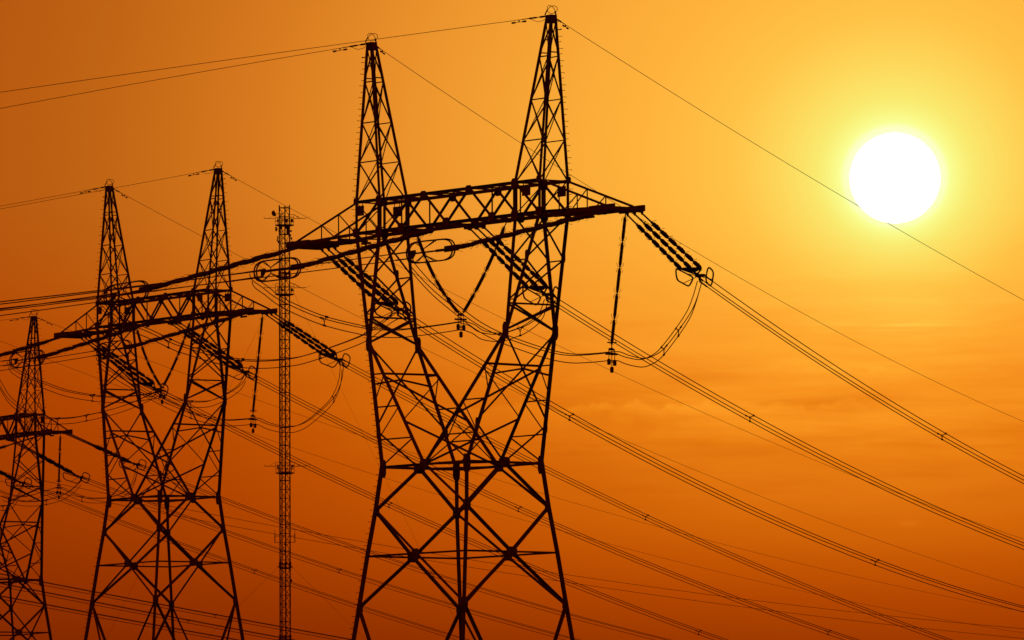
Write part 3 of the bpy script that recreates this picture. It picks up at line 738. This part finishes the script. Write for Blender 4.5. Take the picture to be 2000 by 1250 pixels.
def jumper(key, t, label, spacers):
    segs = JUMP[key]; origin = Vector(segs[0][0])
    root = thing('jumper_cable', origin, label, 'cable', 'jumper cables hanging under the crossbeams')
    X = dir_world(t, 0.8, .1).normalized()
    offs = [X * .12 + Vector((0, 0, .03)), X * -.12 + Vector((0, 0, 0.0)), Vector((0, 0, -.25))]
    paths = [smooth_path(s) for s in segs]
    whole = paths[0] + [p for q in paths[1:] for p in q[1:]]
    n = len(whole)
    for i, o in enumerate(offs):
        # the cables spread from the clamps
        m = MB(); pts = []
        for j, p in enumerate(whole): pts.append(p - origin + o)
        m.tube(pts, .0165, 5); m.build('cable', WIRE, root)
    L_ = [0]
    for a, b in zip(whole, whole[1:]): L_.append(L_[-1] + (b - a).length)
    for fr in spacers:
        j = min(range(n), key=lambda i: abs(L_[i] - fr * L_[-1])); j = max(1, min(n - 2, j))
        d = (whole[j + 1] - whole[j - 1]).normalized(); ctr = sum(offs, Vector()) / 3
        spacer_mesh(whole[j] - origin + ctr, [o - ctr for o in offs], d).build('spacer', FITT, root)
    return root

def clamp_cluster(root, origin, c):
    """hanger yoke, jumper clamps and three balance weights under a suspension point c (world)"""
    c = Vector(c) - origin; X = Vector((.93, -.36, 0)); Yv = Vector((.36, .93, 0)); Zv = Vector((0, 0, 1))
    m = MB()
    m.plate([c + Zv * .17 - X * .11, c + Zv * .2, c + Zv * .14 + X * .1, c + Zv * .09 + X * .1, c + Zv * .11 - X * .11], Yv, .05)
    for x, z in ((-.1, .12), (0, .16), (.1, .1)): m.tube([c + X * x + Zv * z, c + X * x * 1.05 + Zv * -.02], .014, 5)
    m.build('hanger_yoke', FITT, root)
    m = MB(); m.tube([c - X * .22 + Zv * -.0, c + X * .2 + Zv * -.03], .032, 6)
    m.box(c + Zv * -.01, .08, .08, .09); m.tube([c - X * .12 - Zv * .27, c + X * .12 - Zv * .27], .02, 5); m.build('jumper_clamp', FITT, root)
    for x, z in ((-.1, -.26), (.1, -.3), (0, -.52)):
        m = MB(); p = c + X * x; 
        m.tube([p - Zv * .03, p + Zv * (z + .09)], .013, 5)
        m.lathe([(.03, z - .1), (.058, z - .085), (.06, z + .06), (.05, z + .085), (.02, z + .1)], 10, Matrix.Translation(p)); m.build('balance_weight', FITT, root)

def suspension(t, key, units):
    top = local_to_world(t, 9.35, 0, P['ztip'] - .1); bot = Vector(HANG[key])
    root = thing('suspension_insulator', top, f'long insulator hanging down from the right arm tip of the {WHERE[t]}', 'insulator', 'hanging jumper insulators')
    d = (bot - top).normalized(); a = top + d * .2; b = bot + Vector((0, 0, .33))
    m = MB(); m.tube([Vector(), d * .25], .02, 5); m.tube([b - top - d * .02, bot + Vector((0, 0, .18)) - top], .02, 5); m.build('link', FITT, root)
    place_rod(root, top, a, b, ME_PROD[units], units * .88 - .09)
    m = MB(); cc = b - top - d * .03
    m.tube([cc + Vector((.16 * math.cos(a_), .16 * math.sin(a_), 0)) for a_ in [k * .6 for k in range(11)]], .012, 4, True); m.tube([cc + Vector((-.16, 0, 0)), cc + Vector((.16, 0, 0))], .012, 4)
    m.build('arcing_ring', FITT, root)
    clamp_cluster(root, top, bot)

def v_string(t, key):
    bot = Vector(HANG[key]); o = local_to_world(t, 0, 0, P['zb'])
    root = thing('v_string_insulator', o, f'V shaped pair of insulators under the crossbeam of the {WHERE[t]}', 'insulator', 'V shaped insulator pairs')
    X = dir_world(t, 1, 0)
    for s in (-1, 1):
        a = local_to_world(t, s * P['xi'] * 2 / 3, 0, P['zb'] - .14); b = bot + X * (s * .11) + Vector((0, 0, .17)); d = (b - a).normalized()
        m = MB(); m.tube([a - o, a + d * .22 - o], .02, 5); m.tube([b - d * .12 - o, b - o], .018, 5); m.build('link', FITT, root)
        sagging_rod(root, o, a + d * .2, b - d * .08, 4, .2 if s < 0 else .12)
    clamp_cluster(root, o, bot)

# every tension set the photo shows
for t, side, ks in (('1', 'R', (1, 0, -1)), ('1', 'L', (1, 0, -1)), ('2', 'R', (1, 0, -1)), ('2', 'L', (1, 0, -1)), ('3', 'R', (1, 0, -1)), ('3', 'L', (1,))):
    for k in ks: tension_set(t, side, k)
SM = {'1': 150, '2': 170, '3': 190}
for t in '123':
    for k in (1, 0, -1):
        conductor_bundle(f'{t}R{k}', f'three cables running down right from the {PHASE[k]} of the {WHERE[t]}', SM[t])
for t, k in (('1', 1), ('1', 0), ('1', -1), ('2', 1), ('2', 0)):
    conductor_bundle(f'{t}L{k}', f'three cables leaving left from the {PHASE[k]} of the {WHERE[t]}', 75)
for n, w in (('1', 'highest'), ('2', 'second'), ('3', 'lowest')):
    conductor_bundle('far_bundle_' + n, f'faint far bundle at the bottom left behind the pylons, {w} of three', 190, r=.022)
NM = {1: 'right peak', -1: 'left peak'}
for t in '123':
    for k in (1, -1): earth_wire(f'{t}Re{k}', f'thin wire falling right from the {NM[k]} of the {WHERE[t]}', SM[t] + 20, damp=1.5)
for t, k in (('1', 1), ('1', -1), ('2', 1), ('2', -1), ('3', 1)):
    earth_wire(f'{t}Le{k}', f'thin wire leaving left from the {NM[k]} of the {WHERE[t]}', 75, damp=1.2)
for n, w in (('1', 'upper'), ('2', 'lower')):
    earth_wire('far_wire_' + n, f'{w} of two faint far wires crossing low behind all pylons', 230, r=.017, fittings=False)

# little loops of wire that bridge the two earth wires over each peak
LOOP = [[(712.6, 79), (715, 74), (717, 69.8), (717.3, 65), (719, 62), (722.5, 61), (727, 63.5), (730, 67), (731.5, 71), (733.2, 78)],
        [(717.5, 70), (719.5, 73), (723, 75), (727, 75), (732, 73), (735.5, 69), (735.7, 65), (733, 61.6), (729, 60.7), (724, 62), (719.5, 66), (717.5, 70)]]
for t, k in (('1', 1), ('1', -1), ('2', 1), ('2', -1), ('3', 1)):
    o = local_to_world(t, P['xp'] * k, 0, P['zp'] + .05)
    root = thing('earth_wire_loop', o, f'small double wire loop on top of the {NM[k]} of the {WHERE[t]}', 'wire loop', 'wire loops on the pylon peaks')
    sc = .0176 if t != '3' else .0215
    for j, lp in enumerate(LOOP):
        m = MB(); pts = [Vector(((x - 724.5) * sc, (.07 if j else -.05) + .003 * (x - 724.5), (79.5 - y) * sc)) for x, y in lp]
        m.tube(smooth_path(pts, 3), .011, 5)
        if j == 0: m.tube([pts[0], pts[2]], .022, 5); m.tube([pts[-1], pts[-2]], .026, 5)
        m.build('loop_wire', WIRE, root)

suspension('1', '1P', 5); suspension('2', '2P', 5); suspension('3', '3P', 3)
v_string('1', '1V'); v_string('2', '2V')
for key, t, what, sp_ in (('1R', '1', 'right arm', (.69, .79)), ('1M', '1', 'crossbeam middle', (.2, .72, .8)), ('1L', '1', 'left arm', (.24, .46, .72)),
                    ('2R', '2', 'right arm', (.3, .86)), ('2M', '2', 'crossbeam middle', (.3, .66)), ('2L', '2', 'left arm', (.45, .6)),
                    ('3R', '3', 'right arm', (.55,)), ('3M', '3', 'crossbeam middle', (.5,)), ('3L', '3', 'left arm', (.5,))):
    jumper(key, t, f'slack jumper cables sagging below the {what} of the {WHERE[t]}', sp_)

# ------------------------------------------------------------------ guyed radio mast behind the pylons
MD = 800.0
def mast_pt(px, py, dd=0.0):
    """metres from the mast axis: dx right, z up, dd away"""
    return Vector(((px - 556.0) * MD / FPX, dd, (1726 - py) * MD / FPX))
mast_x = (556.0 - 1000) / FPX * MD - .05
base_z = ground_z(mast_x, MD)
mast = thing('radio_mast', (mast_x, MD, 0), 'slim guyed lattice radio mast with platforms and dishes, rising between the pylons', 'radio mast')
mz = lambda py: mast_pt(556, py).z
ZT = mz(402)
legs = [(-.5, -.22), (.03, .5), (.49, -.3)]
for x, y in legs:
    m = MB(); m.tube([(x, y, base_z - .3), (x, y, mz(397))], .064, 6); m.build('mast_leg', MASTM, mast)
m = MB(); pan = .86; z = base_z; i = 0
while z + pan < ZT:
    for (xa, ya), (xb, yb_) in zip(legs, legs[1:] + legs[:1]):
        m.tube([(xa, ya, z), (xb, yb_, z)], .038 if i % 4 else .055, 4)
        m.tube([(xa, ya, z), (xb, yb_, z + pan)] if i % 2 else [(xb, yb_, z), (xa, ya, z + pan)], .031, 4)
    z += pan; i += 1
for (xa, ya), (xb, yb_) in zip(legs, legs[1:] + legs[:1]): m.tube([(xa, ya, ZT), (xb, yb_, ZT)], .045, 5)
m.build('mast_bracing', MASTM, mast)
m = MB()
for x in (-.36, -.24): m.tube([(x, -.2, base_z), (x, -.2, mz(412))], .036, 5)
z = base_z
while z < mz(412): m.tube([(-.36, -.2, z), (-.24, -.2, z)], .014, 4); z += .3
m.build('cable_ladder', MASTM, mast)
for fy, ty in ((436, 415), (572, 551), (922, 901)):
    m = MB(); zf, ztp = mz(fy), mz(ty)
    m.lathe([(.62, zf - .12), (.92, zf - .05), (.92, zf + .03), (.5, zf + .05)], 12)
    for a in range(8):
        c_, s_ = math.cos(a * math.pi / 4 + .0), math.sin(a * math.pi / 4 + .0)
        m.tube([(.9 * c_, .9 * s_, zf), (.9 * c_, .9 * s_, ztp if a in (0, 4) and fy != 436 else (ztp if a == 0 else zf + .75))], .026, 4)
    for zz in (zf + .4, zf + .75): m.tube([(.9 * math.cos(a * math.pi / 8), .9 * math.sin(a * math.pi / 8), zz) for a in range(16)], .02, 4, True)
    m.tube([(.9, 0, ztp), (.4, -.2, ztp)], .026, 4)
    if fy != 436: m.tube([(-.9, 0, ztp), (-.45, -.2, ztp)], .024, 4)
    m.build('platform', MASTM, mast)
    wy = ty + 8
    m = MB(); m.tube([mast_pt(574, wy), mast_pt(598, wy - .3)], .03, 5); m.tube([mast_pt(574.5, ty), mast_pt(581, ty + 4.5), mast_pt(588, wy)], .028, 5)
    m.tube([mast_pt(598, wy - .3), mast_pt(600.5, wy - 2)], .016, 4); m.tube([mast_pt(600, wy - 1.2), mast_pt(606, wy - 2.6), mast_pt(606.4, wy - 5)], .014, 4); m.box(mast_pt(581.5, ty + 4.5), .12, .12, .1)
    m.build('whip_antenna', ANTM, mast)
    m = MB(); m.tube([mast_pt(537.5, wy), mast_pt(518, wy - .4), mast_pt(515, wy - 1.2)], .028, 5); m.tube([mast_pt(518, wy), mast_pt(516, wy - 4)], .014, 4); m.tube([mast_pt(523, wy), mast_pt(537, ty + 1)], .014, 4)
    m.build('whip_antenna', ANTM, mast)

def dish(px, py, w, h, d=-.55):
    m = MB(); c = mast_pt(px, py, d); w *= MD / FPX; h *= MD / FPX
    Mx = Matrix.Translation(c) @ Matrix.Rotation(math.radians(68), 4, 'Y') @ Matrix.Diagonal((h / 2, h / 2 * .95, w * 1.1, 1))
    m.lathe([(.25, -.42), (.75, -.3), (1, -.05), (1, .3), (.96, .36), (.4, .4)], 14, Mx)
    xs_ = -.5 if px < 556 else .49
    m.tube([c, (xs_, -.25, c.z)], .03, 4); m.build('dish_antenna', ANTM, mast)
def panel(px, py, w, h, d=-.45):
    m = MB(); c = mast_pt(px, py, d); k = MD / FPX
    m.box(c, w * k * 1.15, .16, h * k * .98); m.box(c + Vector((0, 0, h * k * .485)), w * k * .8, .1, .05)
    xs_ = -.5 if px < 551 else (.49 if px > 561 else .03)
    m.tube([c, (xs_, -.2, c.z)], .025, 4); m.build('panel_antenna', ANTM, mast)
for a in ((535.2, 414, 8.5, 11.5), (546.5, 449, 4.5, 6), (544.5, 470, 4, 5.5), (569.5, 463, 4, 5.5), (565.2, 1112, 4, 5), (567.6, 1133, 5, 5.5)): dish(*a)
for a in ((540, 444.5, 3.4, 8), (549, 443, 3.5, 5), (563, 448, 5.5, 17), (561, 441, 6, 5), (559.5, 428, 6, 7), (543, 428, 2.6, 5), (571.5, 428, 3, 6.5), (546.5, 406, 2.6, 6), (569, 448.5, 3, 3),
          (543, 461, 1.8, 5), (542, 466, 2, 4), (555.8, 463.5, 2.4, 3), (567.5, 457, 3, 4), (566.4, 467, 2.6, 3), (571, 469.5, 2.4, 2.6), (571.2, 564, 2.6, 5.5), (551, 563, 2.5, 5), (571.5, 909.5, 2.8, 5), (542, 911, 2.2, 4.5), (556, 1062, 4, 3)): panel(*a)
for px in (536, 575):
    m = MB(); x = (px - 556) * MD / FPX
    m.tube([(x, -.1, mz(1058.5)), (x, -.1, mz(1040))], .045, 6); m.tube([(x, -.1, mz(1040)), (x, -.1, mz(1033))], .018, 5)
    for y in (1045.5, 1058): m.tube([(x, -.1, mz(y)), (-.5 if px < 556 else .49, -.22, mz(y))], .028, 5)
    m.build('dipole_antenna', ANTM, mast)
for cy in (534, 1104, 1246):
    m = MB(); zc = mz(cy)
    for zz in (zc - .18, zc + .2): m.tube([(.66 * math.cos(a * math.pi / 3 + .5), .66 * math.sin(a * math.pi / 3 + .5), zz) for a in range(6)], .05, 5, True)
    for x, y in legs: m.box((x, y, zc + .1), .2, .2, .62); m.tube([(x, y, zc - .05), (x * 1.5, y * 1.5, zc - .12)], .05, 5)
    m.build('guy_collar', MASTM, mast)
gz = base_z
for cy, reach in ((557, 28.6), (1104, 31.0), (850, 29.5)):
    zc = mz(cy)
    for ang_ in (0.03, math.pi * 2 / 3 + .9, -math.pi * .62) if cy == 850 else (0.0, math.pi, math.pi / 2):
        if cy == 850: continue
        e = Vector((reach * math.cos(ang_), reach * math.sin(ang_), 0)); e.z = ground_z(mast_x + e.x, MD + e.y)
        a = Vector((.6 * math.cos(ang_), .6 * math.sin(ang_), zc)); m = MB()
        m.tube([lerp(a, e, i / 10) + Vector((0, 0, -.9 * math.sin(math.pi * i / 10) * .3)) for i in range(11)], .011, 4); m.build('guy_wire', WIRE, mast)
m = MB(); m.lathe([(1.2, base_z - .4), (1.2, base_z + .15), (1.05, base_z + .25), (.3, base_z + .3)], 16); m.build('footing', CONC, mast)
